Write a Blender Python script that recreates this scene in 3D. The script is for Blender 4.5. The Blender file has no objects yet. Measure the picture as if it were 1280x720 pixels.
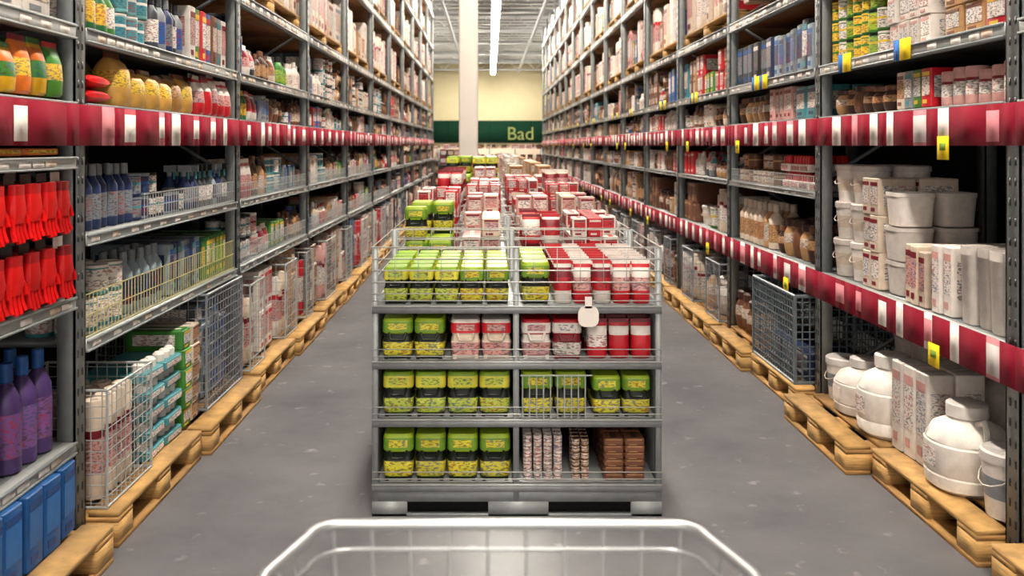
import bpy, math, random
import numpy as np
rnd = random.Random(11)
sc = bpy.context.scene
XL, XR = -1.60, 1.95      # rack faces
PL, PR = 2.16, 1.95       # bay pitch
YL0, YR0 = 3.44, 3.28     # first visible upright

def C(r, g, b, a=1.0):
    f = lambda v: (v/255/12.92) if v/255 <= 0.04045 else ((v/255+0.055)/1.055)**2.4
    return (f(r), f(g), f(b), a)

# ------------------------------------------------------------------ materials
def nt(m):
    m.use_nodes = True
    return m.node_tree.nodes, m.node_tree.links
def mat_attr(name, rough=0.45, metal=0.0, prnt=True, noise=25, amt=0.2, grain=None):
    m = bpy.data.materials.new(name); N, L = nt(m)
    b = N['Principled BSDF']; b.inputs['Roughness'].default_value = rough; b.inputs['Metallic'].default_value = metal
    if name == 'printed_packaging': b.inputs['Specular IOR Level'].default_value = .35
    if name == 'painted_surface': b.inputs['Specular IOR Level'].default_value = .15
    at = N.new('ShaderNodeAttribute'); at.attribute_name = 'Col'
    tc = N.new('ShaderNodeTexCoord')
    ns = N.new('ShaderNodeTexNoise'); ns.inputs['Scale'].default_value = noise; ns.inputs['Detail'].default_value = 3
    if grain:
        mp = N.new('ShaderNodeMapping'); mp.inputs['Scale'].default_value = grain
        L.new(tc.outputs['Object'], mp.inputs['Vector']); L.new(mp.outputs['Vector'], ns.inputs['Vector'])
    else:
        L.new(tc.outputs['Object'], ns.inputs['Vector'])
    mr = N.new('ShaderNodeMapRange'); mr.inputs['From Min'].default_value = 0.3; mr.inputs['From Max'].default_value = 0.7
    mr.inputs['To Min'].default_value = 1-amt; mr.inputs['To Max'].default_value = 1.0
    L.new(ns.outputs['Fac'], mr.inputs['Value'])
    vm = N.new('ShaderNodeVectorMath'); vm.operation = 'SCALE'
    L.new(at.outputs['Color'], vm.inputs[0]); L.new(mr.outputs['Result'], vm.inputs['Scale'])
    out = vm.outputs['Vector']
    if prnt:
        mp2 = N.new('ShaderNodeMapping'); mp2.inputs['Scale'].default_value = (60, 60, 150)
        L.new(tc.outputs['Object'], mp2.inputs['Vector'])
        n2 = N.new('ShaderNodeTexNoise'); n2.inputs['Scale'].default_value = 1.0; n2.inputs['Detail'].default_value = 1
        L.new(mp2.outputs['Vector'], n2.inputs['Vector'])
        g = N.new('ShaderNodeMapRange'); g.inputs['From Min'].default_value = 0.50; g.inputs['From Max'].default_value = 0.58; g.inputs['To Max'].default_value = .7
        L.new(n2.outputs['Fac'], g.inputs['Value'])
        inv = N.new('ShaderNodeMath'); inv.operation = 'SUBTRACT'; inv.inputs[0].default_value = 1.0
        L.new(at.outputs['Alpha'], inv.inputs[1])
        mu = N.new('ShaderNodeMath'); mu.operation = 'MULTIPLY'
        L.new(g.outputs['Result'], mu.inputs[0]); L.new(inv.outputs[0], mu.inputs[1])
        n3 = N.new('ShaderNodeTexNoise'); n3.inputs['Scale'].default_value = 9; n3.inputs['Detail'].default_value = 0
        L.new(tc.outputs['Object'], n3.inputs['Vector'])
        ink = N.new('ShaderNodeValToRGB'); ink.color_ramp.interpolation = 'CONSTANT'
        e = ink.color_ramp.elements; e[0].position = 0; e[0].color = C(140, 30, 40); e[1].position = .40; e[1].color = C(50, 42, 48)
        for p_, c_ in ((.5, C(95, 55, 45)), (.58, C(45, 70, 105))):
            q = e.new(p_); q.color = c_
        L.new(n3.outputs['Fac'], ink.inputs['Fac'])
        mx = N.new('ShaderNodeMix'); mx.data_type = 'RGBA'
        L.new(mu.outputs[0], mx.inputs['Factor']); L.new(out, mx.inputs['A']); L.new(ink.outputs['Color'], mx.inputs['B'])
        out = mx.outputs['Result']
    L.new(out, b.inputs['Base Color'])
    return m
M_GOODS = mat_attr('printed_packaging', 0.42)
M_METAL = mat_attr('galvanised_steel', 0.4, 0.15, False, 18, 0.2)
M_WOOD = mat_attr('pallet_wood', 0.85, 0, False, 6, 0.45, (2, 2, 30))
M_CHROME = mat_attr('cart_chrome', 0.3, 0.6, False, 10, 0.1)
M_MATTE = mat_attr('painted_surface', 0.9, 0, False, 2, 0.05)
def emis(name, col, s):
    m = bpy.data.materials.new(name); N, L = nt(m)
    b = N['Principled BSDF']; b.inputs['Emission Color'].default_value = col; b.inputs['Emission Strength'].default_value = s
    b.inputs['Base Color'].default_value = (0.9, 0.9, 0.9, 1); return m
M_LAMP = emis('fluorescent_tube', (1.0, 0.92, 0.80, 1), 145)
MATS = [M_GOODS, M_METAL, M_WOOD, M_CHROME, M_MATTE, M_LAMP]
G, MT, WD, CH, MA, LP = range(6)

# ------------------------------------------------------------------ templates
class T:
    def __init__(s, v, f, p):
        s.v = np.array(v, dtype=np.float64).reshape(-1, 3)
        s.tot = np.array([len(x) for x in f], dtype=np.int32)
        s.loop = np.array([i for x in f for i in x], dtype=np.int32)
        s.p = np.array(p, dtype=np.int32) if not isinstance(p, int) else np.full(len(f), p, dtype=np.int32)
def join(*ts):
    r = T([], [], []); off = 0; vs = []; tt = []; ll = []; pp = []
    for t in ts:
        vs.append(t.v); tt.append(t.tot); ll.append(t.loop+off); pp.append(t.p); off += len(t.v)
    r.v = np.concatenate(vs); r.tot = np.concatenate(tt); r.loop = np.concatenate(ll); r.p = np.concatenate(pp)
    return r
def xf(t, loc=(0, 0, 0), sc_=(1, 1, 1), rz=0.0, rx=0.0, ry=0.0):
    v = t.v*np.array(sc_)
    if rx:
        c, s = math.cos(rx), math.sin(rx); y = v[:, 1]*c-v[:, 2]*s; z = v[:, 1]*s+v[:, 2]*c; v = np.stack([v[:, 0], y, z], 1)
    if ry:
        c, s = math.cos(ry), math.sin(ry); x = v[:, 0]*c+v[:, 2]*s; z = -v[:, 0]*s+v[:, 2]*c; v = np.stack([x, v[:, 1], z], 1)
    if rz:
        c, s = math.cos(rz), math.sin(rz); x = v[:, 0]*c-v[:, 1]*s; y = v[:, 0]*s+v[:, 1]*c; v = np.stack([x, y, v[:, 2]], 1)
    r = T([], [], []); r.v = v+np.array(loc); r.tot = t.tot; r.loop = t.loop; r.p = t.p
    return r
def bx(x0, x1, y0, y1, z0, z1, p=0):
    v = [(x0, y0, z0), (x1, y0, z0), (x1, y1, z0), (x0, y1, z0), (x0, y0, z1), (x1, y0, z1), (x1, y1, z1), (x0, y1, z1)]
    f = [(0, 3, 2, 1), (4, 5, 6, 7), (0, 1, 5, 4), (1, 2, 6, 5), (2, 3, 7, 6), (3, 0, 4, 7)]
    return T(v, f, p)
def loft(rings, n=12, parts=0, cb=0, ct=0):
    v = []; f = []; p = []
    for (z, rx, ry, e) in rings:
        for i in range(n):
            a = 2*math.pi*(i+0.5)/n; c, s = math.cos(a), math.sin(a)
            v.append((rx*math.copysign(abs(c)**(2/e), c), ry*math.copysign(abs(s)**(2/e), s), z))
    for j in range(len(rings)-1):
        for i in range(n):
            k = (i+1) % n
            f.append((j*n+i, j*n+k, (j+1)*n+k, (j+1)*n+i)); p.append(parts[j] if not isinstance(parts, int) else parts)
    f.append(tuple(reversed(range(n)))); p.append(cb)
    f.append(tuple((len(rings)-1)*n+i for i in range(n))); p.append(ct)
    return T(v, f, p)
def rbox(w, d, h, p=0, e=0.006):
    return loft([(0, d/2-e, w/2-e, 14), (e, d/2, w/2, 14), (h-e, d/2, w/2, 14), (h, d/2-e, w/2-e, 14)], 16, p, p, p)
def tube(pts, r, n=6, p=0, closed=False):
    P = [np.array(q, dtype=float) for q in pts]; m = len(P); v = []; f = []
    up = None
    for i in range(m):
        a = P[i-1] if (i > 0 or closed) else P[i]; b = P[(i+1) % m] if (i < m-1 or closed) else P[i]
        t = b-a; t /= (np.linalg.norm(t)+1e-9)
        if up is None:
            up = np.array([0, 0, 1.0]) if abs(t[2]) < 0.9 else np.array([1.0, 0, 0])
        s = np.cross(t, up)
        if np.linalg.norm(s) < 1e-4:
            s = np.cross(t, [0, 1.0, 0])
        s /= np.linalg.norm(s); u = np.cross(s, t); up = u
        for k in range(n):
            an = 2*math.pi*(k+0.5)/n
            v.append(P[i]+r*(math.cos(an)*s+math.sin(an)*u))
    for i in range(m if closed else m-1):
        j = (i+1) % m
        for k in range(n):
            l = (k+1) % n
            f.append((i*n+k, i*n+l, j*n+l, j*n+k))
    if not closed:
        f.append(tuple(reversed(range(n)))); f.append(tuple((m-1)*n+k for k in range(n)))
    return T(v, f, p)

class B:
    def __init__(s): s.v = []; s.l = []; s.t = []; s.c = []; s.m = []; s.n = 0
    def add(s, t, cols, mat=G, loc=(0, 0, 0), rz=0.0, scl=(1, 1, 1), rx=0.0, ry=0.0):
        if isinstance(cols, tuple): cols = [cols]
        q = xf(t, loc, scl, rz, rx, ry)
        ca = np.array(cols, dtype=np.float32)
        s.v.append(q.v); s.l.append(q.loop+s.n); s.t.append(q.tot); s.n += len(q.v)
        fc = ca[np.minimum(q.p, len(ca)-1)]
        s.c.append(np.repeat(fc, q.tot, axis=0)); s.m.append(np.full(len(q.tot), mat, dtype=np.int32))
    def finish(s, name, smooth=True, parent=None):
        if not s.v: return None
        v = np.concatenate(s.v); l = np.concatenate(s.l); t = np.concatenate(s.t); c = np.concatenate(s.c); m = np.concatenate(s.m)
        me = bpy.data.meshes.new(name)
        me.vertices.add(len(v)); me.vertices.foreach_set('co', v.astype(np.float32).ravel())
        me.loops.add(len(l)); me.loops.foreach_set('vertex_index', l)
        me.polygons.add(len(t)); st = np.concatenate([[0], np.cumsum(t)[:-1]]).astype(np.int32)
        me.polygons.foreach_set('loop_start', st)
        try: me.polygons.foreach_set('loop_total', t)
        except Exception: pass
        used = sorted(set(m.tolist())); mp = np.zeros(len(MATS), dtype=np.int32)
        for i, u in enumerate(used): me.materials.append(MATS[u]); mp[u] = i
        me.polygons.foreach_set('material_index', mp[m])
        me.update(calc_edges=True)
        ca = me.color_attributes.new('Col', 'FLOAT_COLOR', 'CORNER'); ca.data.foreach_set('color', c.astype(np.float32).ravel())
        if smooth:
            me.polygons.foreach_set('use_smooth', np.ones(len(t), dtype=bool)); me.set_sharp_from_angle(angle=math.radians(38))
        me.validate()
        o = bpy.data.objects.new(name, me); sc.collection.objects.link(o)
        if parent: o.parent = parent
        return o

# ---- product shapes. local +x is the front, y runs along the shelf. parts: 0 body 1 label 2 accent 3 lid
def carton(w, d, h, n):
    x = d/2
    return join(rbox(w, d, h, 0, 0.004), bx(x, x+.0015, -w*.38, w*.38, h*.30, h*.78, 1), bx(x, x+.002, -w*.38, w*.38, h*.80, h*.90, 2),
                bx(x, x+.002, -w*.30, w*.1, h*.10, h*.2, 2), bx(-d*.4, d*.4, -.012, .012, h, h+.001, 3),
                bx(-d*.36, d*.36, -w/2-.0015, -w/2, h*.25, h*.8, 1), bx(-d*.36, d*.36, w/2, w/2+.0015, h*.25, h*.8, 1))
def can(w, d, h, n):
    r = w/2
    return loft([(0, r*.93, r*.93, 2), (.006, r, r, 2), (h*.12, r, r, 2), (h*.13, r*1.0, r*1.0, 2), (h*.5, r, r, 2), (h*.6, r, r, 2), (h*.84, r, r, 2), (h*.88, r*.97, r*.97, 2), (h*.89, r*1.02, r*1.02, 2), (h*.97, r*1.02, r*1.02, 2), (h*.97, r*.9, r*.9, 2), (h*.95, r*.88, r*.88, 2)], n,
                [0, 0, 1, 1, 2, 1, 0, 3, 3, 3, 3], 0, 3)
def bottle(w, d, h, n):
    r = w/2
    return loft([(0, r*.9, r*.9, 2), (.006, r, r, 2), (h*.15, r, r, 2), (h*.55, r, r, 2), (h*.66, r*.96, r*.96, 2), (h*.76, r*.6, r*.6, 2), (h*.82, r*.38, r*.38, 2), (h*.83, r*.46, r*.46, 2), (h, r*.42, r*.42, 2)], n,
                [0, 0, 1, 0, 0, 0, 3, 3], 0, 3)
def spray(w, d, h, n):
    r = w/2
    b = loft([(0, r*.9, r*.9, 3), (.006, r, r*.95, 3), (h*.15, r, r*.95, 3), (h*.5, r*.95, r*.9, 3), (h*.68, r*.5, r*.5, 2), (h*.75, r*.35, r*.35, 2), (h*.85, r*.35, r*.35, 2)], n, [0, 0, 1, 0, 0, 3], 0, 3)
    return join(b, bx(-r*.7, r*1.0, -r*.3, r*.3, h*.85, h, 3), bx(r*.55, r*.75, -r*.15, r*.15, h*.68, h*.86, 2))
def bucket(w, d, h, n):
    r = w/2
    b = loft([(0, r*.8, r*.8, 2), (h*.3, r*.85, r*.85, 2), (h*.62, r*.91, r*.91, 2), (h*.84, r*.94, r*.94, 2), (h*.84, r, r, 2), (h*.97, r, r, 2), (h, r*.92, r*.92, 2), (h*.98, r*.85, r*.85, 2)], n+4, [0, 2, 0, 3, 3, 3, 3], 0, 3)
    arc = [(r*1.0*math.sin(a)*0.99+.004, r*1.0*math.cos(a), h*.82-h*.35*math.sin(a)) for a in [math.pi*i/8 for i in range(9)]]
    return join(b, tube(arc, .003, 4, 3))
def jug(w, d, h, n):
    b = loft([(0, d*.46, w*.46, 5), (h*.03, d*.5, w*.5, 5), (h*.2, d*.5, w*.5, 5), (h*.55, d*.5, w*.5, 5), (h*.68, d*.48, w*.48, 4), (h*.8, d*.3, w*.3, 3), (h*.86, d*.17, w*.17, 2), (h*.87, d*.21, w*.21, 2), (h, d*.2, w*.2, 2)], max(n, 12), [0, 0, 1, 0, 0, 0, 3, 3], 0, 3)
    hd = tube([(0, w*.12, h*.88), (0, w*.3, h*.95), (0, w*.43, h*.86), (0, w*.45, h*.66)], w*.05, 6, 0)
    return join(b, hd)
def demijohn(w, d, h, n):
    r = w/2
    b = loft([(0, r*.82, r*.82, 2.4), (h*.05, r*.96, r*.96, 2.4), (h*.18, r, r, 2.2), (h*.20, r*.97, r*.97, 2.2), (h*.22, r, r, 2.2), (h*.54, r, r, 2.2), (h*.56, r*.96, r*.96, 2.2), (h*.58, r*.99, r*.99, 2), (h*.72, r*.82, r*.82, 2), (h*.79, r*.52, r*.52, 2), (h*.83, r*.42, r*.42, 2), (h*.84, r*.5, r*.5, 2), (h*.98, r*.5, r*.5, 2), (h, r*.44, r*.44, 2)], n+10,
             [0]*10+[3, 3, 3], 0, 3)
    return join(b, bx(r*.98, r*1.0, -r*.3, r*.3, h*.27, h*.48, 1),
                tube([(0, r*.5, h*.8), (0, r*.8, h*.86), (0, r*.92, h*.78), (0, r*.93, h*.6)], .013, 8, 0))
def tub(w, d, h, n):
    return loft([(0, d*.40, w*.40, 4), (h*.03, d*.43, w*.43, 4), (h*.86, d*.48, w*.48, 4), (h*.87, d*.5, w*.5, 4), (h*.98, d*.5, w*.5, 4), (h*.98, d*.46, w*.46, 4), (h*.94, d*.45, w*.45, 4)], 20, [0, 0, 3, 3, 3, 3], 0, 3)
def pouch(w, d, h, n):
    return loft([(0, d*.32, w*.42, 4), (h*.05, d*.45, w*.47, 3), (h*.3, d*.5, w*.5, 2.6), (h*.6, d*.42, w*.49, 2.8), (h*.82, d*.2, w*.48, 3.5), (h*.9, d*.05, w*.5, 6), (h, d*.04, w*.5, 6)], max(n, 12), [0, 0, 1, 2, 0, 3], 0, 3)
def bag(w, d, h, n):   # soft block-bottom bag, folded top
    t = loft([(0, d*.42, w*.44, 4), (h*.08, d*.48, w*.49, 3.5), (h*.35, d*.5, w*.5, 3), (h*.65, d*.46, w*.48, 3), (h*.8, d*.3, w*.45, 3.5), (h*.88, d*.1, w*.42, 5), (h*.97, d*.07, w*.42, 5), (h, d*.06, w*.4, 5)], 16, [0, 0, 1, 0, 0, 3, 3], 0, 3)
    a = np.arctan2(t.v[:, 1], t.v[:, 0]); k = 1+.05*np.sin(a*5+t.v[:, 2]*40)*np.clip(t.v[:, 2]/h, .2, 1)
    t.v[:, 0] *= k; t.v[:, 1] *= k
    return t
def sack(w, d, h, n):   # pillow bag lying down, crimped ends
    t = loft([(0, d*.44, h*.05, 6), (w*.07, d*.43, h*.07, 5), (w*.14, d*.46, h*.34, 3), (w*.32, d*.5, h*.5, 2.6), (w*.62, d*.49, h*.5, 2.6), (w*.86, d*.46, h*.34, 3), (w*.93, d*.43, h*.07, 5), (w, d*.44, h*.05, 6)], 14, [2, 0, 0, 1, 0, 0, 2], 2, 2)
    return xf(t, (0, -w/2, h*.5), rx=-math.pi/2)
def roll(w, d, h, n):
    r = w/2
    return loft([(0, r*.96, r*.96, 2), (.005, r, r, 2), (h*.25, r, r, 2), (h*.62, r, r, 2), (h*.7, r, r, 2), (h-.005, r, r, 2), (h, r*.95, r*.95, 2), (h, r*.4, r*.4, 2), (h*.93, r*.36, r*.36, 2)], n, [0, 0, 1, 2, 0, 0, 0, 3], 0, 3)
def jar(w, d, h, n):
    r = w/2
    return loft([(0, r*.7, r*.7, 2), (h*.1, r*.85, r*.85, 2), (h*.35, r, r, 2), (h*.6, r*.95, r*.95, 2), (h*.74, r*.68, r*.68, 2), (h*.78, r*.66, r*.66, 2), (h*.79, r*.8, r*.8, 2), (h*.95, r*.8, r*.8, 2), (h, r*.6, r*.6, 2)], n, [0, 0, 1, 0, 0, 3, 3, 3], 0, 3)
def gloves(w, d, h, n):   # bunch of coated work gloves on a header card
    ts = [bx(d*.1, d*.12, -w*.3, w*.3, h*.82, h, 3)]
    for gx in (-.3, 0, .28):
        ox = gx*d
        ts.append(xf(loft([(h*.32, d*.1, w*.3, 3), (h*.5, d*.14, w*.36, 3), (h*.72, d*.11, w*.3, 3), (h*.86, d*.1, w*.3, 4)], 10, [0, 0, 2], 0, 2), (ox, 0, 0)))
        for i, yy in enumerate((-.27, -.09, .09, .27)):
            ts.append(tube([(ox, w*yy, h*.45), (ox+d*.04, w*yy*1.15, h*.2), (ox+d*.1, w*yy*1.25, h*(.02+.04*abs(i-1.4)))], w*.085, 6, 0))
        ts.append(tube([(ox, w*.3, h*.55), (ox+d*.05, w*.44, h*.42), (ox+d*.08, w*.46, h*.3)], w*.08, 6, 0))
    return join(*ts)
def lime(w, d, h, n):   # handled carry pack
    b = loft([(0, d*.42, w*.40, 6), (h*.08, d*.46, w*.45, 6), (h*.10, d*.48, w*.47, 6), (h*.42, d*.5, w*.5, 6), (h*.47, d*.46, w*.46, 6), (h*.62, d*.46, w*.45, 6), (h*.66, d*.5, w*.5, 6), (h*.92, d*.49, w*.5, 6), (h, d*.42, w*.44, 6)], 16,
             [3, 0, 1, 3, 3, 0, 2, 0], 3, 0)
    hd = tube([(d*.5, -w*.28, h*.66), (d*.56, -w*.2, h*.5), (d*.56, w*.2, h*.5), (d*.5, w*.28, h*.66)], .006, 6, 3)
    return join(b, hd, bx(d*.5, d*.505, -w*.3, w*.3, h*.72, h*.88, 1), bx(d*.44, d*.5, -w*.42, -w*.3, 0, h*.1, 3), bx(d*.44, d*.5, w*.3, w*.42, 0, h*.1, 3))
def tray(w, d, h, n):
    return join(rbox(w, d, h*.45, 0, .003), bx(d/2, d/2+.002, -w*.4, w*.4, h*.08, h*.34, 1), *[xf(loft([(0, w*.13, w*.13, 2), (h*.35, w*.13, w*.13, 2), (h*.5, w*.07, w*.07, 2)], 8, 2, 2, 3), (d*.32, k*w*.29, h*.45)) for k in (-1, 0, 1)])
SH = dict(
    carton=(carton, 'cardboard_carton_stack'), can=(can, 'paint_can_row'), bottle=(bottle, 'bottle_row'), spray=(spray, 'spray_bottle_row'),
    bucket=(bucket, 'lidded_bucket_stack'), jug=(jug, 'plastic_canister_row'), demijohn=(demijohn, 'plastic_demijohn'), tub=(tub, 'plastic_storage_tub'), pouch=(pouch, 'product_pouch_row'),
    bag=(bag, 'paper_bag_row'), sack=(sack, 'filled_sack_stack'), roll=(roll, 'wrapped_roll_row'), jar=(jar, 'ceramic_jar_row'),
    gloves=(gloves, 'work_glove_bundle_row'), lime=(lime, 'carry_pack_row'), tray=(tray, 'tray_pack_stack'))
TC = {}
def tm(kind, w, d, h, n):
    k = (kind, round(w, 3), round(d, 3), round(h, 3), n)
    if k not in TC: TC[k] = SH[kind][0](w, d, h, n)
    return TC[k]
W_ = C(232, 222, 214); CR = C(220, 200, 180); PK = C(212, 158, 152); RD = C(195, 26, 38); DR = C(125, 20, 36); BR = C(120, 76, 54); DB = C(72, 46, 36)
GY = C(128, 132, 138); DG = C(60, 64, 70); BL = C(36, 90, 160); TE = C(66, 140, 150); GN = C(60, 125, 48); LM = C(155, 185, 50); YE = C(228, 188, 60); OR = C(215, 110, 35); PU = C(70, 48, 100); BK = C(20, 20, 22); NV = C(34, 50, 92); TN = C(190, 145, 98)
def lab(c): return (c[0], c[1], c[2], 0.0)
P = dict(
    white=[[W_, lab(W_), PK, W_], [W_, lab(CR), GY, W_], [CR, lab(W_), DR, W_]],
    plain=[[W_, W_, C(222, 210, 200), W_], [C(228, 218, 210), lab(W_), PK, W_], [W_, W_, CR, C(212, 200, 194)]],
    pink=[[W_, lab(PK), RD, CR], [CR, lab(PK), DR, W_], [PK, lab(W_), DR, W_]],
    brown=[[BR, lab(CR), DB, DB], [DB, lab(TN), BR, BR], [TN, lab(CR), BR, DB], [BR, BR, TN, DB]],
    tan=[[TN, lab(CR), BR, CR], [CR, lab(TN), BR, CR]],
    red=[[RD, lab(W_), W_, DR], [RD, RD, W_, DR], [W_, lab(RD), DR, RD], [RD, lab(PK), W_, W_]],
    redonly=[[C(220, 14, 16), RD, C(170, 10, 15), BK], [C(205, 15, 16), lab(RD), C(120, 10, 15), W_]],
    blue=[[BL, lab(W_), NV, NV], [NV, lab(BL), W_, BK], [TE, lab(W_), NV, GY]],
    deepblue=[[C(24, 80, 140), C(30, 95, 160), C(15, 60, 120), C(20, 60, 120)]],
    cool=[[GY, lab(BL), NV, DG], [DG, lab(W_), TE, BK], [NV, lab(GY), TE, GY], [C(145, 160, 170), lab(NV), BL, GY]],
    teal=[[TE, lab(W_), W_, W_], [C(120, 180, 180), lab(TE), W_, W_]],
    green=[[GN, lab(W_), YE, W_], [GN, lab(LM), YE, BK], [C(40, 105, 60), lab(YE), GN, YE]],
    lime=[[C(165, 192, 45), lab(C(220, 208, 60)), C(110, 150, 40), C(16, 26, 12)], [C(135, 172, 42), lab(C(195, 210, 80)), C(220, 210, 70), C(14, 20, 12)]],
    orange=[[C(225, 170, 30), lab(GN), OR, GN], [OR, lab(YE), OR, DR], [C(70, 125, 40), lab(YE), GN, RD]],
    yellow=[[C(205, 155, 75), lab(YE), BR, BR], [C(175, 125, 60), lab(TN), BR, DB], [C(130, 90, 45), lab(TN), BR, DB]],
    mix=[[W_, lab(PK), DR, W_], [BL, lab(W_), RD, W_], [BR, lab(CR), DB, DB], [RD, lab(W_), YE, W_], [GN, lab(W_), YE, W_], [GY, lab(W_), TE, BK], [CR, lab(TN), BR, GY], [DG, lab(W_), RD, BK], [TN, lab(W_), BR, BK]],
    dark=[[DG, lab(GY), BL, BK], [BK, lab(DG), W_, DG], [NV, lab(GY), W_, BK]],
    purple=[[PU, lab(C(120, 80, 140)), BL, BL], [NV, lab(PU), BL, BL]],
    clear=[[C(236, 228, 220), lab(W_), GY, C(222, 214, 208)], [C(222, 212, 204), W_, GY, C(200, 192, 188)]],
)
def fill(side, y0, y1, z0, zmax, kind, pal, w, d, h, rows=2, st=9, inset=.04, n=None, gap=.008, samecol=True, drop=.2, name=None, vary=0.0):
    if n is None: n = 14 if y0 < 8 else (10 if y0 < 14 else 8)
    XF = XL if side == 'L' else XR; sg = -1 if side == 'L' else 1; rz = 0 if side == 'L' else math.pi
    t = tm(kind, w, d, h, n); b = B()
    cnt = int((y1-y0)/(w+gap)+.02); lv = max(1, min(st, int((zmax-z0)/h+.02)))
    if cnt < 1: return
    off = (y1-y0-cnt*(w+gap))/2
    pals = P[pal]; base = rnd.choice(pals)
    for i in range(cnt):
        col = base if samecol else rnd.choice(pals)
        top = lv if lv == 1 or rnd.random() > drop else lv-1
        hs = 1-rnd.random()*vary if lv == 1 else 1
        for r in range(rows):
            for k in range(top):
                q = rnd.uniform(.7, 1.05)
                cc = [(c[0]*q, c[1]*q, c[2]*q, c[3]) for c in col]
                b.add(t, cc, G, (XF+sg*(inset+d/2+r*(d+.01)+rnd.uniform(0, .015)), y0+off+(i+.5)*(w+gap), z0+k*(h+.0005)), rz+rnd.uniform(-.05, .05), scl=(1, 1, hs))
    b.finish(name or SH[kind][1])

def runs(side, y0, y1, z0, zmax, opts, **kw):
    y = y0; H = zmax-z0
    while y < y1-.12:
        L = min(rnd.uniform(.2, .48) if y0 < 12 else rnd.uniform(.4, .9), y1-y)
        if y1-(y+L) < .2: L = y1-y
        kind, pal, w, d, h = rnd.choice(opts)
        h = min(h, H*.96); lv = max(1, int(H*.96/h))
        if kw.get('st', 9) > 1 and .75 < H*.93/lv/h < 1.35: h = H*.93/lv*rnd.uniform(.88, 1)
        h = round(h, 2); w = min(w, L-.03)
        fill(side, y+.006, y+L-.006, z0, zmax, kind, pal, w, d, h, rows=2 if y0 < 10 else 1, samecol=rnd.random() < .45, vary=.18, **kw)
        y += L

# ------------------------------------------------------------------ pallets
wood = C(214, 166, 100); wood2 = C(184, 136, 76)
def pallet_t(L=1.2, D=.8):
    ts = []
    for i in range(5): ts.append((bx(-D/2+i*(D-.12)/4, -D/2+i*(D-.12)/4+.12, -L/2, L/2, .122, .144), i))
    for j in (-1, 0, 1):
        yc = j*(L/2-.07)
        ts.append((bx(-D/2, D/2, yc-.07, yc+.07, .1, .122), 5))
        for k in (-1, 0, 1):
            ts.append((bx(k*(D/2-.07)-.07, k*(D/2-.07)+.07, yc-.07, yc+.07, .022, .1), 6))
    for k in (-1, 0, 1): ts.append((bx(k*(D/2-.06)-.06, k*(D/2-.06)+.06, -L/2, L/2, 0, .022), 7))
    return ts
def pallet(x, y, z, rz=0, L=1.2):
    b = B()
    for t, i in pallet_t(L):
        q = rnd.uniform(.75, 1.1); c = wood if i % 2 == 0 else wood2
        b.add(t, (c[0]*q, c[1]*q, c[2]*q, 1), WD)
    o = b.finish('wooden_pallet', False); o.location = (x, y, z); o.rotation_euler = (0, 0, rz)

# ------------------------------------------------------------------ wire basket
def wire_basket(x0, x1, y0, y1, z0, z1, sp=.05, col=GY, name='wire_basket', r=.0022):
    b = B(); g = []
    def bar(a, c, rr=r): g.append(tube([a, c], rr, 4, 0))
    for z in np.arange(z0+.004, z1+.001, sp):
        for a, c in (((x0, y0), (x1, y0)), ((x1, y0), (x1, y1)), ((x1, y1), (x0, y1)), ((x0, y1), (x0, y0))):
            bar((*a, z), (*c, z))
    for y in np.arange(y0, y1+.001, sp):
        bar((x0, y, z0), (x0, y, z1)); bar((x1, y, z0), (x1, y, z1)); bar((x0, y, z0+.004), (x1, y, z0+.004))
    for x in np.arange(x0, x1+.001, sp):
        bar((x, y0, z0), (x, y0, z1)); bar((x, y1, z0), (x, y1, z1))
    for z in (z0+.006, z1): g.append(tube([(x0, y0, z), (x1, y0, z), (x1, y1, z), (x0, y1, z)], r*2.6, 6, 0, True))
    for p in ((x0, y0), (x1, y0), (x1, y1), (x0, y1)): bar((*p, z0), (*p, z1), r*2.6)
    b.add(join(*g), col, MT); b.finish(name)

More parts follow.
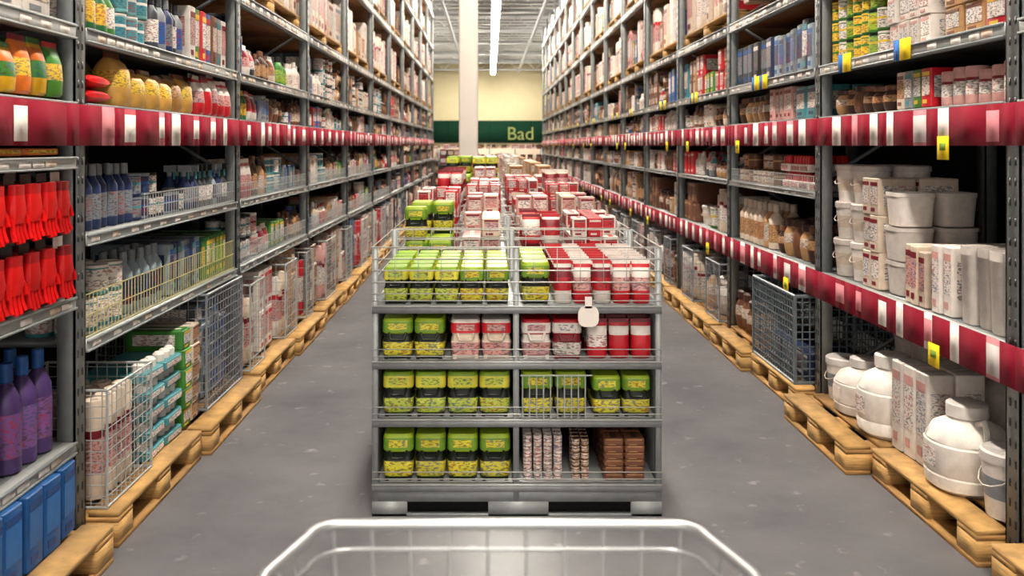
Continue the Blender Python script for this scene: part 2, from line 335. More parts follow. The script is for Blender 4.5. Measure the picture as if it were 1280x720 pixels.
# ------------------------------------------------------------------ racks
steel = C(140, 145, 146); steelD = C(98, 102, 105); lip = C(172, 175, 174)
burg = C(128, 20, 40); wlab = C(235, 226, 220); plab = C(205, 130, 138); ytag = C(240, 208, 40)
DEP = 1.05
def rack_bay(side, y0, y1, levels, strips, endpost=False, tags=True):
    XF = XL if side == 'L' else XR; sg = -1 if side == 'L' else 1
    b = B()
    def bb(xa, xb, ya, yb, za, zb, c, m=MT):
        a, c2 = XF+sg*xa, XF+sg*xb
        b.add(bx(min(a, c2), max(a, c2), ya, yb, za, zb), c, m)
    H = 6.0
    for yp in ([y0, y1] if endpost else [y0]):
        for xa in (0.0, DEP-.08):
            bb(xa, xa+.008, yp-.045, yp+.045, 0.0, H, steel)
            bb(xa, xa+.07, yp-.045, yp-.037, 0.0, H, steel); bb(xa, xa+.07, yp+.037, yp+.045, 0.0, H, steelD)
            bb(xa-.02, xa+.09, yp-.05, yp+.05, 0, .008, steelD)
        if y0 < 14:
            for z in np.arange(.1, 3.2, .075):
                bb(-.001, .0, yp-.024, yp-.012, z, z+.03, BK); bb(-.001, .0, yp+.012, yp+.024, z, z+.03, BK)
        z = .2; fl = 0
        while z < H-.7:
            xa, xb = (.05, DEP-.05) if fl == 0 else (DEP-.05, .05)
            b.add(tube([(XF+sg*xa, yp, z), (XF+sg*xb, yp, z+.6)], .014, 4), steelD, MT); z += .6; fl ^= 1
    for (z, thick, deck) in levels:
        ya, yb = y0+.046, y1-.046
        bb(-.004, .045, ya, yb, z-thick, z-.004, lip); bb(-.012, -.004, ya, yb, z-.012, z-.002, steel); bb(-.012, -.004, ya, yb, z-thick, z-thick+.008, steel)
        bb(DEP-.045, DEP, ya, yb, z-thick, z-.004, steelD)
        bb(.045, DEP-.045, ya, yb, z-.03, z-.003, C(150, 108, 70) if deck == 'wood' else steelD, WD if deck == 'wood' else MT)
        if y0 < 16 and thick < .1:
            y = ya+rnd.uniform(.02, .1)
            while y < yb-.1:
                bb(-.007, -.004, y, y+.075, z-thick+.012, z-.016, rnd.choice([wlab, wlab, W_, CR]), MA); y += rnd.choice([.09, .14, .2, .3])
    for (z0, z1) in strips:
        y = y0-.045
        while y < y1-.05:
            L = min(rnd.choice([.1, .15, .2, .28]), y1-.045-y)
            bb(-.017, -.013, y, y+L, z0, z1, burg, MA); y += L
            if y < y1-.17:
                L = rnd.choice([.07, .09, .12]); bb(-.017, -.013, y, y+L, z0, z1, rnd.choice([plab, DR, C(175, 80, 90), wlab]), MA)
                bb(-.019, -.017, y+.003, y+L-.003, z0+rnd.choice([.015, .035]), z1-.025, rnd.choice([wlab, wlab, C(205, 195, 192), plab]), MA); y += L
        if tags and side == 'R':
            for _ in range(1):
                y = rnd.uniform(y0+.1, y1-.2); bb(-.024, -.02, y, y+.09, z0-.06, z0+.04, ytag, MA); bb(-.025, -.024, y+.02, y+.07, z0-.02, z0+.01, C(120, 150, 60), MA)
    if tags and side == 'R':
        for _ in range(2):
            y = rnd.uniform(y0+.1, y1-.3); bb(-.02, -.014, y, y+.1, 2.0, 2.1, ytag, MA); bb(-.02, -.014, y+.1, y+.16, 2.0, 2.1, C(60, 110, 180), MA)
    bb(DEP, DEP+.01, y0, y1, 0.1, H-.1, C(40, 41, 44), MA)  # added sheet, coloured dark to stand in for shade behind the goods
    b.finish('shelving_rack', False)

def fence(side, y0, y1, z, h=.09, sp=.035, col=lip):
    XF = XL if side == 'L' else XR; sg = -1 if side == 'L' else 1; g = []
    x = XF+sg*.012
    for k in range(3): g.append(tube([(x, y0, z+.004+h*k/2), (x, y1, z+.004+h*k/2)], .003, 4))
    for y in np.arange(y0+.01, y1, sp): g.append(tube([(x, y, z), (x, y, z+h)], .002, 4))
    b = B(); b.add(join(*g), col, MT); b.finish('wire_shelf_divider')

UP = [(2.07, .06, 'st'), (2.58, .07, 'wood'), (3.5, .09, 'wood'), (4.4, .09, 'wood'), (5.3, .09, 'wood')]
HI_L = [('roll', 'white', .14, .14, .75), ('carton', 'white', .3, .4, .42), ('roll', 'pink', .12, .12, .7), ('carton', 'pink', .28, .4, .7), ('carton', 'tan', .3, .4, .35), ('roll', 'plain', .13, .13, .7), ('carton', 'brown', .24, .4, .35), ('carton', 'pink', .14, .4, .7), ('carton', 'mix', .16, .3, .36), ('carton', 'plain', .2, .4, .72)]
SM = [('jar', 'brown', .12, .12, .2), ('carton', 'pink', .1, .2, .2), ('carton', 'brown', .1, .2, .18), ('can', 'mix', .1, .1, .14), ('bottle', 'white', .08, .08, .24), ('carton', 'mix', .08, .2, .22), ('carton', 'brown', .12, .2, .12), ('pouch', 'mix', .12, .09, .22), ('jar', 'brown', .1, .1, .16), ('carton', 'red', .12, .2, .18), ('bottle', 'brown', .07, .07, .22), ('carton', 'white', .09, .2, .24)]
SMALL_L = SM+[('can', 'teal', .1, .1, .13), ('bottle', 'green', .08, .08, .24), ('pouch', 'red', .12, .08, .22), ('can', 'cool', .1, .1, .12), ('roll', 'pink', .07, .07, .24), ('carton', 'cool', .08, .2, .2)]
MED = [('bucket', 'plain', .18, .18, .2), ('carton', 'pink', .14, .3, .3), ('carton', 'brown', .16, .3, .2), ('jar', 'brown', .14, .14, .26), ('roll', 'white', .08, .08, .38), ('carton', 'white', .1, .16, .3), ('can', 'mix', .13, .13, .18), ('jar', 'brown', .16, .16, .2), ('bottle', 'brown', .1, .1, .36), ('bag', 'brown', .16, .16, .3)]

def upper(side, y0, y1):
    a, c = y0+.06, y1-.06
    XF = XL if side == 'L' else XR; sg = -1 if side == 'L' else 1
    if side == 'L' or y0 > 3: runs(side, a, c, 1.775, 2.0, SM if side == 'R' else SMALL_L, st=1)
    runs(side, a, c, 2.07, 2.5, SMALL_L if side == 'L' else SM+[('carton', 'blue', .16, .2, .3), ('can', 'dark', .14, .14, .16), ('carton', 'dark', .12, .2, .3)])
    if y1 > 4.5:
        for z, top in ((2.58, 3.38), (3.5, 4.28), (4.4, 5.18)):
            if y0 > 6 or z < 3:
                yc = (a+c)/2
                bq = B()
                for t, i in pallet_t(min(1.95, c-a), .8):
                    q = rnd.uniform(.5, .9); cc = wood if i % 2 == 0 else wood2
                    bq.add(t, (cc[0]*q, cc[1]*q, cc[2]*q, 1), WD, (XF+sg*.45, yc, z))
                bq.finish('wooden_pallet', False)
                runs(side, a, c, z+.146, top, HI_L, inset=.07, n=8)
        if y0 > 9: runs(side, a, c, 5.3, 5.9, HI_L, n=8)

# ---- left run
NL, NR = 10, 15
for k in range(-1, NL):
    y0 = YL0+k*PL; y1 = y0+PL
    if k == -1: lv = [(.46, .05, 'st'), (1.02, .05, 'st'), (1.56, .05, 'st'), (1.77, .03, 'st')]+UP[:2]
    else: lv = [(.83, .05, 'st'), (1.25, .05, 'st'), (1.77, .03, 'st')]+UP
    rack_bay('L', y0, y1, lv, [(1.60, 1.76)], endpost=(k == NL-1))
    a, c = y0+.06, y1-.06
    for j, yc in enumerate((y0+.052+.507, y1-.052-.507)):
        pallet(-1.86+rnd.uniform(-.015, .025), yc, 0, rnd.uniform(-.006, .006), 1.0)
    if k == -1:
        fill('L', 2.3, c, .146, .42, 'carton', 'deepblue', .12, .3, .26, inset=-.04)
        fill('L', 2.2, 2.98, .46, .95, 'bottle', 'deepblue', .1, .1, .34, inset=.03)
        fill('L', 2.98, c, .46, .95, 'bottle', 'purple', .1, .1, .38, inset=.03)
        fill('L', 2.2, c, 1.02, 1.5, 'gloves', 'redonly', .115, .16, .24, st=2, inset=-.05, drop=0, n=12, samecol=False, gap=-.004)
        fill('L', 2.2, c, 1.565, 1.62, 'carton', 'orange', .25, .4, .025, inset=.0, st=1)
        fill('L', 2.2, c, 1.78, 2.0, 'pouch', 'orange', .10, .09, .21, inset=-.01, samecol=False, name='seed_bag_row', vary=.25)
        fill('L', 2.2, c, 2.07, 2.5, 'carton', 'white', .2, .3, .2)
    elif k == 0:
        fill('L', a, a+.5, .83, 1.2, 'can', 'teal', .11, .11, .13, st=2); fill('L', a+.5, a+1.0, .83, 1.2, 'bottle', 'cool', .085, .085, .28)
        fill('L', a+1.0, a+1.5, .83, 1.2, 'carton', 'cool', .06, .2, .26, samecol=False); fill('L', a+1.5, c, .83, 1.2, 'carton', 'green', .06, .2, .24, samecol=False); fence('L', a, c, .83, .17, col=C(200, 190, 130))
        fill('L', a, a+.6, 1.25, 1.55, 'bottle', 'cool', .075, .075, .27); fill('L', a+.6, a+1.3, 1.25, 1.55, 'can', 'cool', .09, .09, .11, st=2, samecol=False)
        fill('L', a+1.3, c, 1.25, 1.55, 'spray', 'cool', .08, .07, .24, samecol=False); fence('L', a+.6, c, 1.25, .12)
        fill('L', a, a+.3, 1.775, 2.0, 'sack', 'redonly', .24, .2, .06, inset=.0, st=3); fill('L', a+.31, a+1.35, 1.775, 2.02, 'bag', 'yellow', .16, .15, .24, st=1, inset=.0, samecol=False, vary=.3, rows=3)
        fill('L', a+1.36, c, 1.775, 2.04, 'pouch', 'red', .11, .1, .25, st=1, inset=.0, samecol=False, vary=.15, rows=3)
        fill('L', a, a+.4, 2.07, 2.5, 'spray', 'green', .09, .08, .26, samecol=False); fill('L', a+.4, a+.8, 2.07, 2.5, 'can', 'teal', .1, .1, .13, st=3)
        fill('L', a+.8, a+1.3, 2.07, 2.5, 'bottle', 'cool', .08, .08, .28, samecol=False); fill('L', a+1.3, c, 2.07, 2.5, 'carton', 'mix', .09, .2, .3, samecol=False)
        runs('L', a, c, 2.73, 3.3, HI_L, inset=.07, n=8)
    else:
        runs('L', a+(.42 if k == 1 else 0), c, 1.25, 1.56, SMALL_L); runs('L', a, c, .83, 1.18, SMALL_L+[('carton', 'mix', .1, .2, .22)])
        if k < 5: fence('L', a, c, .83, .12)
        if k < 4: fence('L', a, c, 1.25, .1)
        if k == 1:
            fill('L', a, a+.4, 1.25, 1.56, 'pouch', 'red', .12, .07, .26, inset=.02, rows=3)
        upper('L', y0, y1)
zb = .146
wire_basket(-2.0, -1.53, 3.52, 3.98, zb, .62, .045, lip)
fill('L', 3.56, 3.96, zb+.01, .6, 'roll', 'pink', .085, .085, .4, rows=3, inset=-.02, st=1)
fill('L', 4.02, 4.5, zb, .66, 'tray', 'teal', .22, .3, .09, st=5, inset=-.04, rows=1)
fill('L', 4.5, 4.77, zb, .72, 'carton', 'mix', .12, .3, .1, st=5, inset=-.04, rows=1, samecol=False)
wire_basket(-2.15, -1.55, 4.82, 5.5, zb, .78, .05, GY, r=.003)
fill('L', 4.86, 5.46, zb+.01, .76, 'carton', 'cool', .14, .3, .14, st=4, inset=0.03, rows=1, samecol=False)
def floor_goods(side, posts, ymax, opts, top, bask):
    kk = 0
    for p in posts:
        y = p[0]+.06
        while y < p[1]-.2:
            L = rnd.uniform(.3, .6)
            if p[1]-.07-(y+L) < .25: L = p[1]-.07-y
            kind, pal, w, d, h, st = rnd.choice(opts)
            fill(side, y+.02, y+L-.02, zb+.01, top, kind, pal, w, d, h, rows=1 if w > .15 else 2, inset=.0, st=st, samecol=False, vary=.2)
            if kk % 2 == 0 and y < 14:
                if side == 'L': wire_basket(-2.1, -1.54, y, y+L-.02, zb, .70, .07, lip, r=.0025)
                else: wire_basket(1.89, 2.4, y, y+L-.02, zb, .62, .07, GY, r=.003)
            y += L+.03; kk += 1
floor_goods('L', [(YL0+k*PL, YL0+(k+1)*PL) for k in range(1, 9)], 22, [('roll', 'pink', .08, .08, .5, 1), ('carton', 'mix', .14, .3, .18, 3), ('carton', 'pink', .12, .3, .28, 2), ('carton', 'cool', .12, .3, .2, 3), ('roll', 'red', .08, .08, .55, 1), ('carton', 'brown', .16, .2, .2, 3), ('roll', 'plain', .1, .1, .58, 1)], .76, True)

# ---- right run
for k in range(-1, NR):
    y0 = YR0+k*PR; y1 = y0+PR
    lv = [(.86, .05, 'st'), (1.77, .03, 'st')]+(UP if k >= 0 else UP[:2])
    if k >= 1: lv = [(.86, .05, 'st'), (1.32, .04, 'st'), (1.77, .03, 'st')]+UP
    rack_bay('R', y0, y1, lv, [(1.60, 1.76), (.70, .86)], endpost=(k == NR-1))
    a, c = y0+.06, y1-.06
    for j, yc in enumerate((y0+.052+.455, y1-.052-.455)):
        pallet(2.22+rnd.uniform(-.04, .03)-(.07 if (k, j) == (0, 1) else 0), yc, 0, rnd.uniform(-.006, .006), .9)
    if k == -1:
        fill('R', 2.4, c, .86, 1.5, 'bucket', 'plain', .26, .26, .28, st=2)
        fill('R', 2.4, c, 1.775, 2.0, 'carton', 'dark', .2, .3, .2)
        continue
    if k == 0:
        fill('R', a, a+.42, .86, 1.5, 'tub', 'plain', .1, .13, .33, st=1, inset=.02, rows=3)
        fill('R', a+.43, a+.6, .86, 1.5, 'carton', 'white', .075, .16, .3, st=1, inset=.02, rows=3)
        fill('R', a+.61, a+.9, .86, 1.5, 'carton', 'pink', .065, .2, .28, st=1, inset=.02, rows=3, vary=.15)
        fill('R', a+.92, a+1.14, .86, 1.5, 'tub', 'plain', .2, .2, .17, st=3, inset=.03, drop=.1)
        fill('R', a+1.15, a+1.36, .86, 1.5, 'carton', 'white', .095, .2, .19, st=3, inset=.03, drop=.1)
        fill('R', a+1.38, c, .86, 1.55, 'bucket', 'plain', .21, .21, .21, st=3, inset=.03, drop=.0)
        fill('R', a, a+.6, 1.775, 2.0, 'roll', 'pink', .09, .09, .17, st=1, rows=3, vary=.2); fill('R', a+.62, a+1.0, 1.775, 2.0, 'carton', 'mix', .08, .12, .18, st=1, samecol=False)
        fill('R', a+1.02, c, 1.775, 2.0, 'jar', 'brown', .11, .11, .19, st=1, samecol=False, vary=.3, rows=3)
        fill('R', a, a+.6, 2.07, 2.5, 'carton', 'mix', .15, .3, .13, st=3, samecol=False); fill('R', a+.62, a+1.1, 2.07, 2.5, 'carton', 'white', .1, .3, .13, st=3); fill('R', a+1.12, c, 2.07, 2.5, 'can', 'green', .09, .09, .12, st=3, rows=3, samecol=False)
    elif k == 1:
        fill('R', a, a+.9, .86, 1.28, 'jar', 'brown', .13, .13, .26, samecol=False, vary=.3); fill('R', a+.9, c, .86, 1.28, 'bottle', 'tan', .11, .11, .32, samecol=False)
        fill('R', a, a+.8, 1.32, 1.56, 'tray', 'pink', .16, .2, .11, st=2); fill('R', a+.8, c, 1.32, 1.56, 'can', 'brown', .11, .11, .11, st=2, samecol=False)
        fence('R', a, c, 1.32, .09)
        fill('R', a, a+.5, 1.775, 2.0, 'carton', 'blue', .2, .2, .2, st=1); fill('R', a+.5, a+1.0, 1.775, 2.0, 'carton', 'pink', .08, .12, .22, st=1); fill('R', a+1.0, c, 1.775, 2.0, 'jar', 'brown', .14, .14, .2, st=1, samecol=False)
        fill('R', a, a+.9, 2.07, 2.5, 'carton', 'cool', .1, .3, .34, st=1, samecol=False, vary=.2); fill('R', a+.9, c, 2.07, 2.5, 'carton', 'dark', .14, .3, .3, st=1, samecol=False)
        runs('R', a, c, 2.73, 3.3, HI_L, inset=.07, n=8)
    else:
        runs('R', a, c, .86, 1.28, MED); runs('R', a, c, 1.32, 1.57, SM)
        upper('R', y0, y1)
def single(kind, pal, x, y, z, w, d, h, rz=math.pi, name=None):
    b = B(); b.add(tm(kind, w, d, h, 16), rnd.choice(P[pal]), G, (x, y, z), rz); b.finish(name or SH[kind][1])
for (kd, x, y, w, h) in (('demijohn', 2.03, 2.62, .32, .42), ('demijohn', 2.03, 2.98, .32, .42), ('bucket', 2.05, 3.46, .22, .26), ('demijohn', 2.04, 3.76, .33, .36), ('tub', 2.42, 3.45, .28, .42), ('tub', 2.44, 3.76, .3, .44), ('demijohn', 2.44, 4.10, .32, .48),
                     ('demijohn', 2.04, 4.46, .33, .40), ('demijohn', 2.05, 4.80, .32, .30), ('bucket', 2.04, 5.07, .2, .24), ('demijohn', 2.44, 4.46, .32, .5), ('tub', 2.46, 4.79, .28, .48), ('tub', 2.46, 5.06, .22, .4)):
    single(kd, 'clear', x, y, zb, w, w, h)
fill('R', 3.95, 4.28, zb, .6, 'carton', 'white', .10, .13, .42, inset=0, st=1, rows=2)
fill('R', 3.4, 4.9, zb, .6, 'roll', 'pink', .12, .12, .46, inset=.70, st=1, rows=1)
wire_basket(1.86, 2.5, 5.36, 6.2, zb, .68, .045, C(98, 108, 114), name='wire_crate', r=.0045)
fill('R', 5.40, 6.15, zb+.01, .5, 'carton', 'dark', .24, .3, .16, inset=.0, st=1, rows=1)
fill('R', 6.28, 7.1, zb+.01, .6, 'jar', 'brown', .15, .15, .34, inset=.0, st=1, rows=2, samecol=False, vary=.3)
floor_goods('R', [(YR0+k*PR, YR0+(k+1)*PR) for k in range(2, 13)], 29, [('jar', 'brown', .16, .16, .3, 1), ('carton', 'pink', .14, .3, .22, 2), ('bag', 'plain', .22, .2, .34, 1), ('carton', 'brown', .16, .3, .2, 2), ('roll', 'white', .12, .12, .42, 1), ('jar', 'plain', .2, .2, .34, 1), ('bag', 'brown', .2, .2, .34, 1)], .64, True)

# ------------------------------------------------------------------ centre display racks
CX0, CX1, CXM = -.508, .743, .114
gsh = C(150, 154, 155)
def cfill(x0, x1, yf, z0, zmax, kind, pal, w, d, h, rows=2, st=9, samecol=True, name=None, drop=.1, n=12):
    t = tm(kind, w, d, h, n); b = B(); cnt = max(1, int((x1-x0)/(w+.006))); off = (x1-x0-cnt*(w+.006))/2; lv = max(1, min(st, int((zmax-z0)/h))); base = rnd.choice(P[pal])
    for i in range(cnt):
        col = base if samecol else rnd.choice(P[pal])
        for r in range(rows):
            tp = lv if rnd.random() > drop or lv == 1 else lv-1
            for k in range(tp):
                q = rnd.uniform(.78, 1.06); cc = [(c[0]*q, c[1]*q, c[2]*q, c[3]) for c in col]
                b.add(t, cc, G, (x0+off+(i+.5)*(w+.006), yf+.035+d/2+r*(d+.008), z0+k*(h+.0005)), -math.pi/2+rnd.uniform(-.03, .03))
    b.finish(name or SH[kind][1])
def display(yf, D=.8, lv=(.14, .42, .67, .91), top=1.16, wires=True):
    b = B()
    for x in (CX0, CXM-.012, CX1-.025):
        for y in (yf, yf+D-.03): b.add(bx(x, x+.025, y, y+.03, 0.0, top), gsh, MT)
    b.add(bx(CX0, CX1, yf+.001, yf+D, .062, .125), gsh, MT)
    for x0, x1 in ((CX0, CX0+.15), (CXM-.12, CXM+.14), (CX1-.13, CX1)): b.add(bx(x0, x1, yf-.002, yf+D, 0.0, .063), gsh, MT)
    b.add(bx(CX0, CX1, yf-.002, yf+.02, 0.0, .01), gsh, MT)
    b.add(bx(CX0+.01, CX1-.01, yf+.03, yf+.04, 0.01, .062), BK, MA)  # black plate painting the shade inside the fork slots
    for z in lv:
        b.add(bx(CX0+.02, CX1-.02, yf+.02, yf+D-.02, z-.012, z-.002), gsh, MT)
        b.add(bx(CX0, CX1, yf-.006, yf+.02, z-.034, z-.001), gsh, MT); b.add(bx(CX0, CX1, yf-.009, yf-.006, z-.008, z-.001), lip, MT)
    for x0, x1 in ((CX0, CX0+.02), (CX1-.02, CX1), (CXM-.008, CXM+.008)):
        b.add(bx(x0+.004, x1-.004, yf+.03, yf+D-.03, .13, .92), steel, MT)
    b.add(bx(CX0, CX1, yf+D-.02, yf+D-.015, .13, .92), steelD, MT)
    g = []
    for z in (top, top-.05, top-.1, top-.15): g.append(tube([(CX0, yf, z), (CX1, yf, z), (CX1, yf+D, z), (CX0, yf+D, z)], .003, 5, 0, True))
    for z in lv:
        g.append(tube([(CX0, yf, z+.05), (CX1, yf, z+.05)], .0025, 4)); g.append(tube([(CX0, yf, z+.02), (CX1, yf, z+.02)], .0025, 4))
    if wires:
        for x in np.arange(CX0+.1, CX1, .1): g.append(tube([(x, yf, top-.15), (x, yf, top)], .002, 4))
    b.add(join(*g), C(190, 190, 186), MT)
    b.finish('display_rack', False)
display(3.8)
a0, a1, b0, b1 = CX0+.03, CXM-.014, CXM+.018, CX1-.03
cfill(a0, a1, 3.8, .14, .4, 'lime', 'lime', .135, .15, .2, st=1, rows=3)
cfill(a0, a1, 3.8, .42, .64, 'lime', 'lime', .135, .15, .19, st=1, rows=3)
cfill(a0, a0+.29, 3.8, .67, .88, 'lime', 'lime', .135, .15, .175, st=1, rows=3)
cfill(a0+.3, a1, 3.8, .67, .88, 'lime', 'pink', .13, .15, .17, st=1, rows=3)
cfill(a0, a1, 3.8, .91, 1.14, 'lime', 'lime', .105, .12, .16, st=1, rows=5, samecol=False)
cfill(b0, b0+.2, 3.8, .14, .4, 'can', 'pink', .038, .038, .032, st=6, rows=4, n=8, drop=0, name='small_tin_stack')
cfill(b0+.21, b0+.32, 3.8, .14, .36, 'can', 'brown', .034, .038, .03, st=6, rows=4, n=8, drop=0, name='small_tin_stack')
cfill(b0+.33, b1, 3.8, .14, .36, 'carton', 'brown', .085, .1, .03, st=6, rows=4, n=8, drop=0)
cfill(b0, b0+.3, 3.8, .42, .64, 'lime', 'lime', .14, .15, .19, st=1, rows=3)
cfill(b0+.31, b1, 3.8, .42, .64, 'lime', 'lime', .125, .15, .175, st=1, rows=3)
g = [tube([(x, 3.788, .425), (x, 3.788, .61)], .003, 5) for x in np.arange(b0+.01, b0+.3, .03)]
b = B(); b.add(join(*g, tube([(b0, 3.788, .61), (b0+.31, 3.788, .61)], .003, 5)), lip, MT); b.finish('wire_shelf_divider')
cfill(b0, b0+.28, 3.8, .67, .88, 'lime', 'red', .13, .15, .17, st=1, rows=3, samecol=False)
cfill(b0+.29, b1, 3.8, .67, .88, 'pouch', 'red', .09, .08, .17, st=1, rows=4, samecol=False)
cfill(b0, b0+.14, 3.8, .91, 1.14, 'lime', 'lime', .125, .15, .18, st=1, rows=4)
cfill(b0+.14, b1, 3.8, .91, 1.14, 'pouch', 'red', .08, .08, .19, st=1, rows=8, samecol=False)
b = B(); b.add(loft([(0, .045, .045, 3), (.004, .045, .045, 3)], 16), W_, MA, (.425, 3.785, .865), rx=math.pi/2); b.add(bx(.41, .44, 3.781, 3.785, .9, .95), W_, MA); b.finish('price_tag')
yy = 4.68; i = 0
while yy < 21:
    if 13.2 < yy+.4 < 14.9: yy += .88; continue
    display(yy, top=1.1 if i else 1.16, wires=i < 5)
    m = [('lime', 'lime', .13, .15, .19), ('pouch', 'red', .1, .1, .16), ('carton', 'pink', .1, .12, .12), ('carton', 'red', .08, .12, .1), ('jar', 'white', .1, .1, .14), ('pouch', 'pink', .1, .1, .16)]
    for (u0, u1) in ((a0, a1), (b0, b1)):
        if i == 0: ks = [('lime', 'lime', .12, .12, .18), ('carton', 'pink', .1, .12, .1)] if u0 < 0 else [m[1], m[3]]
        elif i < 5: ks = [rnd.choice([m[1], m[3], m[2], m[5], m[3]]) for _ in range(2)]
        elif i in (5, 6): ks = [m[0], m[0]] if u0 < 0 else [('carton', 'tan', .14, .16, .16)]*2
        else: ks = [rnd.choice([m[2], m[3], m[4], ('carton', 'tan', .14, .16, .16)]), ('carton', 'tan' if u0 > 0 else 'red', .14, .16, .16)]
        um = (u0+u1)/2
        for (v0, v1), k in zip(((u0, um), (um, u1)), ks):
            cfill(v0, v1, yy, .91, (1.29, 1.36, 1.37, 1.4, 1.4)[i] if i < 5 else 1.5, k[0], k[1], k[2], k[3], k[4], rows=5 if i < 6 else 3, st=5, samecol=False, drop=.4)
        for z in (.14, .42, .67):
            k = rnd.choice(m); cfill(u0, u1, yy, z, z+.22, k[0], k[1], k[2], k[3], min(k[4], .19), rows=1, st=1, samecol=False)
    yy += .88; i += 1

# ------------------------------------------------------------------ building shell
def simple(name, t, col, mat=MA, **k):
    b = B(); b.add(t, col, mat, **k); return b.finish(name, False)
YB = 60
fl = simple('floor', bx(-9, 9, -9, YB, -.1, 0), C(110, 108, 108))
m = bpy.data.materials.new('polished_concrete'); N, L = nt(m); bs = N['Principled BSDF']
tc = N.new('ShaderNodeTexCoord'); n1 = N.new('ShaderNodeTexNoise'); n1.inputs['Scale'].default_value = 1.3; n1.inputs['Detail'].default_value = 8; n1.inputs['Roughness'].default_value = .65
cr = N.new('ShaderNodeValToRGB'); cr.color_ramp.elements[0].position = .3; cr.color_ramp.elements[0].color = C(90, 89, 92); cr.color_ramp.elements[1].position = .75; cr.color_ramp.elements[1].color = C(122, 120, 122)
n2 = N.new('ShaderNodeTexNoise'); n2.inputs['Scale'].default_value = 9; n2.inputs['Detail'].default_value = 6
c2 = N.new('ShaderNodeValToRGB'); c2.color_ramp.elements[0].position = .64; c2.color_ramp.elements[0].color = (0, 0, 0, 1); c2.color_ramp.elements[1].position = .74; c2.color_ramp.elements[1].color = (.5, .5, .5, 1)
mx = N.new('ShaderNodeMix'); mx.data_type = 'RGBA'; mx.inputs['B'].default_value = C(170, 168, 165)
L.new(tc.outputs['Object'], n1.inputs['Vector']); L.new(tc.outputs['Object'], n2.inputs['Vector']); L.new(n1.outputs['Fac'], cr.inputs['Fac']); L.new(n2.outputs['Fac'], c2.inputs['Fac'])
L.new(c2.outputs['Color'], mx.inputs['Factor']); L.new(cr.outputs['Color'], mx.inputs['A']); L.new(mx.outputs['Result'], bs.inputs['Base Color'])
bs.inputs['Roughness'].default_value = .3
fl.data.materials.clear(); fl.data.materials.append(m)
ZC = 7.3
simple('wall_back', bx(-9, 9, YB, YB+.2, 0, ZC), C(246, 232, 190))
simple('wall_left', bx(-9.2, -9, -9, YB, 0, ZC), C(210, 205, 195))
simple('wall_right', bx(9, 9.2, -9, YB, 0, ZC), C(210, 205, 195))
b = B(); b.add(bx(-9, 9, -9, YB, ZC, ZC+.1), C(125, 126, 126), MA)
for y in np.arange(20, YB, 1.0): b.add(bx(-9, 9, y, y+.3, ZC-.06, ZC), C(205, 204, 200), MA)
b.finish('ceiling', False)
for y in list(np.arange(8, YB-1, 5.0)):
    g = [bx(-9, 9, y-.06, y+.06, ZC-.16, ZC-.06), bx(-9, 9, y-.05, y+.05, ZC-.75, ZC-.65)]
    for x in np.arange(-9, 8.9, 1.2):
        g.append(tube([(x, y, ZC-.66), (x+.6, y, ZC-.14), (x+1.2, y, ZC-.66)], .03, 4))
    b = B(); b.add(join(*g), C(205, 206, 206), MT); b.finish('roof_truss', False)
b = B()
for x in (-1.6, 1.9): b.add(bx(x-.05, x+.05, 8, YB-1, ZC-.9, ZC-.78), C(150, 152, 155), MT)
b.finish('cable_tray', False)
for x0 in (.22,):
    for y in np.arange(-7, YB-3, 1.9):
        b = B()
        b.add(bx(x0-.16, x0+.16, y, y+1.6, 6.30, 6.36), C(235, 235, 232), MA)
        for dx in (-.08, .08): b.add(tube([(x0+dx, y+.04, 6.27), (x0+dx, y+1.56, 6.27)], .045, 8), W_, LP)
        for yy_ in (y+.2, y+1.4): b.add(tube([(x0, yy_, 6.36), (x0, yy_, ZC-.0)], .006, 4), GY, MT)
        b.finish('added_fill_light', False)
for x0 in (-5, 5.3):  # extra tubes, added only to brighten the back wall and far ceiling
    for y in (36, 42, 48, 54):
        b = B(); b.add(bx(x0-.03, x0+.03, y, y+1.6, 5.72, 5.8), C(235, 235, 232), MA); b.add(tube([(x0, y+.04, 5.66), (x0, y+1.56, 5.66)], .09, 8), W_, LP)
        for yy_ in (y+.2, y+1.4): b.add(tube([(x0, yy_, 5.8), (x0, yy_, ZC)], .006, 4), GY, MT)
        b.finish('added_fill_light', False)
PXc = -.335
b = B(); b.add(loft([(0, .15, .15, 10), (ZC, .15, .15, 10)], 16), C(222, 218, 210), MA, (PXc, 14.0, 0)); b.add(loft([(0, .2, .2, 10), (.12, .2, .2, 10), (.16, .16, .16, 10)], 16), C(190, 188, 185), MA, (PXc, 14.0, 0)); b.finish('concrete_pillar')
b = B(); b.add(bx(-7, 7, YB-.15, YB, 1.8, 3.3), C(22, 62, 44), MA)
for x in np.arange(-7, 7, 1.4): b.add(bx(x, x+.04, YB-.18, YB-.15, 1.8, 3.3), C(14, 40, 30), MA)
b.finish('department_sign_board', False)
cu = bpy.data.curves.new('sign_lettering', 'FONT'); cu.body = 'Bad'; cu.size = 1.25; cu.extrude = .03; cu.align_x = 'CENTER'
to = bpy.data.objects.new('sign_lettering', cu); sc.collection.objects.link(to); to.location = (2.1, YB-.2, 2.0); to.rotation_euler = (math.pi/2, 0, 0)
mm = bpy.data.materials.new('sign_yellow'); N, L = nt(mm); N['Principled BSDF'].inputs['Base Color'].default_value = C(150, 160, 90); cu.materials.append(mm)
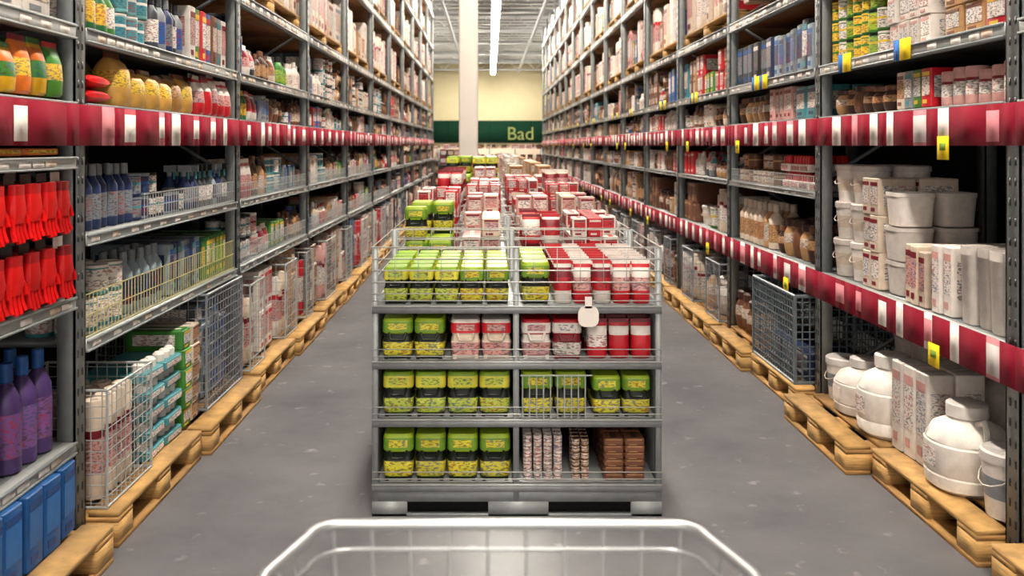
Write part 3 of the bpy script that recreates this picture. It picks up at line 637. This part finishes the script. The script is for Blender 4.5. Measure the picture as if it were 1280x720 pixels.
for y in (25.5, 29, 33, 38, 43, 49):
    W2 = 1.5 if y < 31 else 4
    b = B()
    for z in (.15, .6, 1.05): b.add(bx(-W2, W2, y, y+.9, z-.03, z), gsh, MT)
    for x in np.arange(-W2, W2+.01, W2/2): b.add(bx(x-.02, x+.02, y+.4, y+.5, 0, 1.5), steel, MT)
    b.add(bx(-W2, W2, y+.44, y+.46, 0, 1.5), CR, MA); b.finish('gondola_shelf', False)
    for z, h in ((.15, .4), (.6, .4), (1.05, .62 if y > 31 else .45)):
        x = -W2
        while x < W2-.1:
            k = rnd.choice([('carton', 'brown', .25, .3, .2), ('jar', 'brown', .2, .2, .3), ('carton', 'pink', .25, .3, .3), ('carton', 'mix', .2, .3, .22), ('jar', 'brown', .2, .2, .3)])
            cfill(x+.04, min(x+.9, W2-.03), y-.03, z, z+h, *k, rows=1, st=3, samecol=False, n=8); x += .95

# ------------------------------------------------------------------ shopping cart
cc = C(186, 189, 191); b = B(); cx = .027
def arc_rim(z, yf, hwf, yb, hwb, rc=.06):
    pts = [(cx-hwb, yb, z)]
    pts.append((cx-hwf-.035, yf-.16, z))
    for i in range(7):
        a = math.pi-(math.pi/2)*i/6; pts.append((cx-hwf+rc+rc*math.cos(a), yf-rc+rc*math.sin(a), z))
    for i in range(7):
        a = math.pi/2-(math.pi/2)*i/6; pts.append((cx+hwf-rc+rc*math.cos(a), yf-rc+rc*math.sin(a), z))
    pts.append((cx+hwf+.035, yf-.16, z)); pts.append((cx+hwb, yb, z)); return pts
ZR = 1.01
b.add(tube(arc_rim(ZR, 1.37, .30, .40, .36, .045), .0078, 10), cc, CH)
for dz, ins in ((.036, .006), (.12, .02), (.21, .035), (.30, .05), (.38, .06)):
    b.add(tube(arc_rim(ZR-dz, 1.37-ins, .300-ins*.6, .42, .36-ins), .003 if dz > .04 else .0035, 6), cc, CH)
bot = .60
for x in np.arange(-.27, .271, .06): b.add(tube([(cx+x, 1.37, ZR), (cx+x*.9, 1.31, bot), (cx+x*.95, .46, bot-.02)], .0026, 6), cc, CH)
for y in np.arange(.46, 1.31, .07):
    h = .305+(.055)*(1.37-y)/.9
    for s in (-1, 1): b.add(tube([(cx+s*(h+.01), y, ZR), (cx+s*(h-.06), y, bot-.02)], .003, 6), cc, CH)
    b.add(tube([(cx-h+.06, y, bot-.02), (cx+h-.06, y, bot-.02)], .003, 6), cc, CH)
for x in np.arange(-.3, .31, .06): b.add(tube([(cx+x, .42, ZR), (cx+x, .46, bot-.02)], .003, 6), cc, CH)
b.add(tube([(cx-.36, .42, ZR), (cx+.36, .42, ZR)], .0085, 8), cc, CH)
for s in (-1, 1):
    b.add(tube([(cx+s*.33, .3, 1.05), (cx+s*.36, .40, ZR), (cx+s*.31, .50, .56), (cx+s*.28, 1.15, .50), (cx+s*.27, 1.2, .40), (cx+s*.28, 1.1, .15)], .012, 8), cc, CH)
    b.add(tube([(cx+s*.31, .50, .56), (cx+s*.30, .42, .2), (cx+s*.29, .42, .15), (cx+s*.28, 1.12, .17)], .012, 8), cc, CH)
    for y in (.42, 1.12):
        b.add(bx(cx+s*.285-.02, cx+s*.285+.02, y-.015, y+.015, .1, .17), cc, CH)
        b.add(loft([(-.014, .055, .055, 2), (-.01, .06, .06, 2), (.01, .06, .06, 2), (.014, .055, .055, 2)], 20), C(40, 40, 42), MA, (cx+s*.285, y, .06), ry=math.pi/2)
b.add(tube([(cx-.33, .3, 1.05), (cx+.33, .3, 1.05)], .016, 12), C(160, 30, 40), MA)
b.finish('shopping_cart')

# ------------------------------------------------------------------ world + camera
w = bpy.data.worlds.new('World'); sc.world = w; w.use_nodes = True
w.node_tree.nodes['Background'].inputs[0].default_value = (1, .93, .84, 1); w.node_tree.nodes['Background'].inputs[1].default_value = 2.2
cam = bpy.data.cameras.new('Camera'); co = bpy.data.objects.new('Camera', cam); sc.collection.objects.link(co)
co.location = (0, 0, 1.6); co.rotation_euler = (math.pi/2, 0, 0)
cam.sensor_width = 36; cam.lens = 36*1100/1280; cam.shift_x = 28/1280; cam.shift_y = -178/1280
cam.dof.use_dof = True; cam.dof.focus_distance = 4.2; cam.dof.aperture_fstop = 3.2
sc.camera = co
sc.view_settings.view_transform = 'Standard'
sc.view_settings.exposure = 0.0
print('objects', len(bpy.data.objects), 'verts', sum(len(m.vertices) for m in bpy.data.meshes))
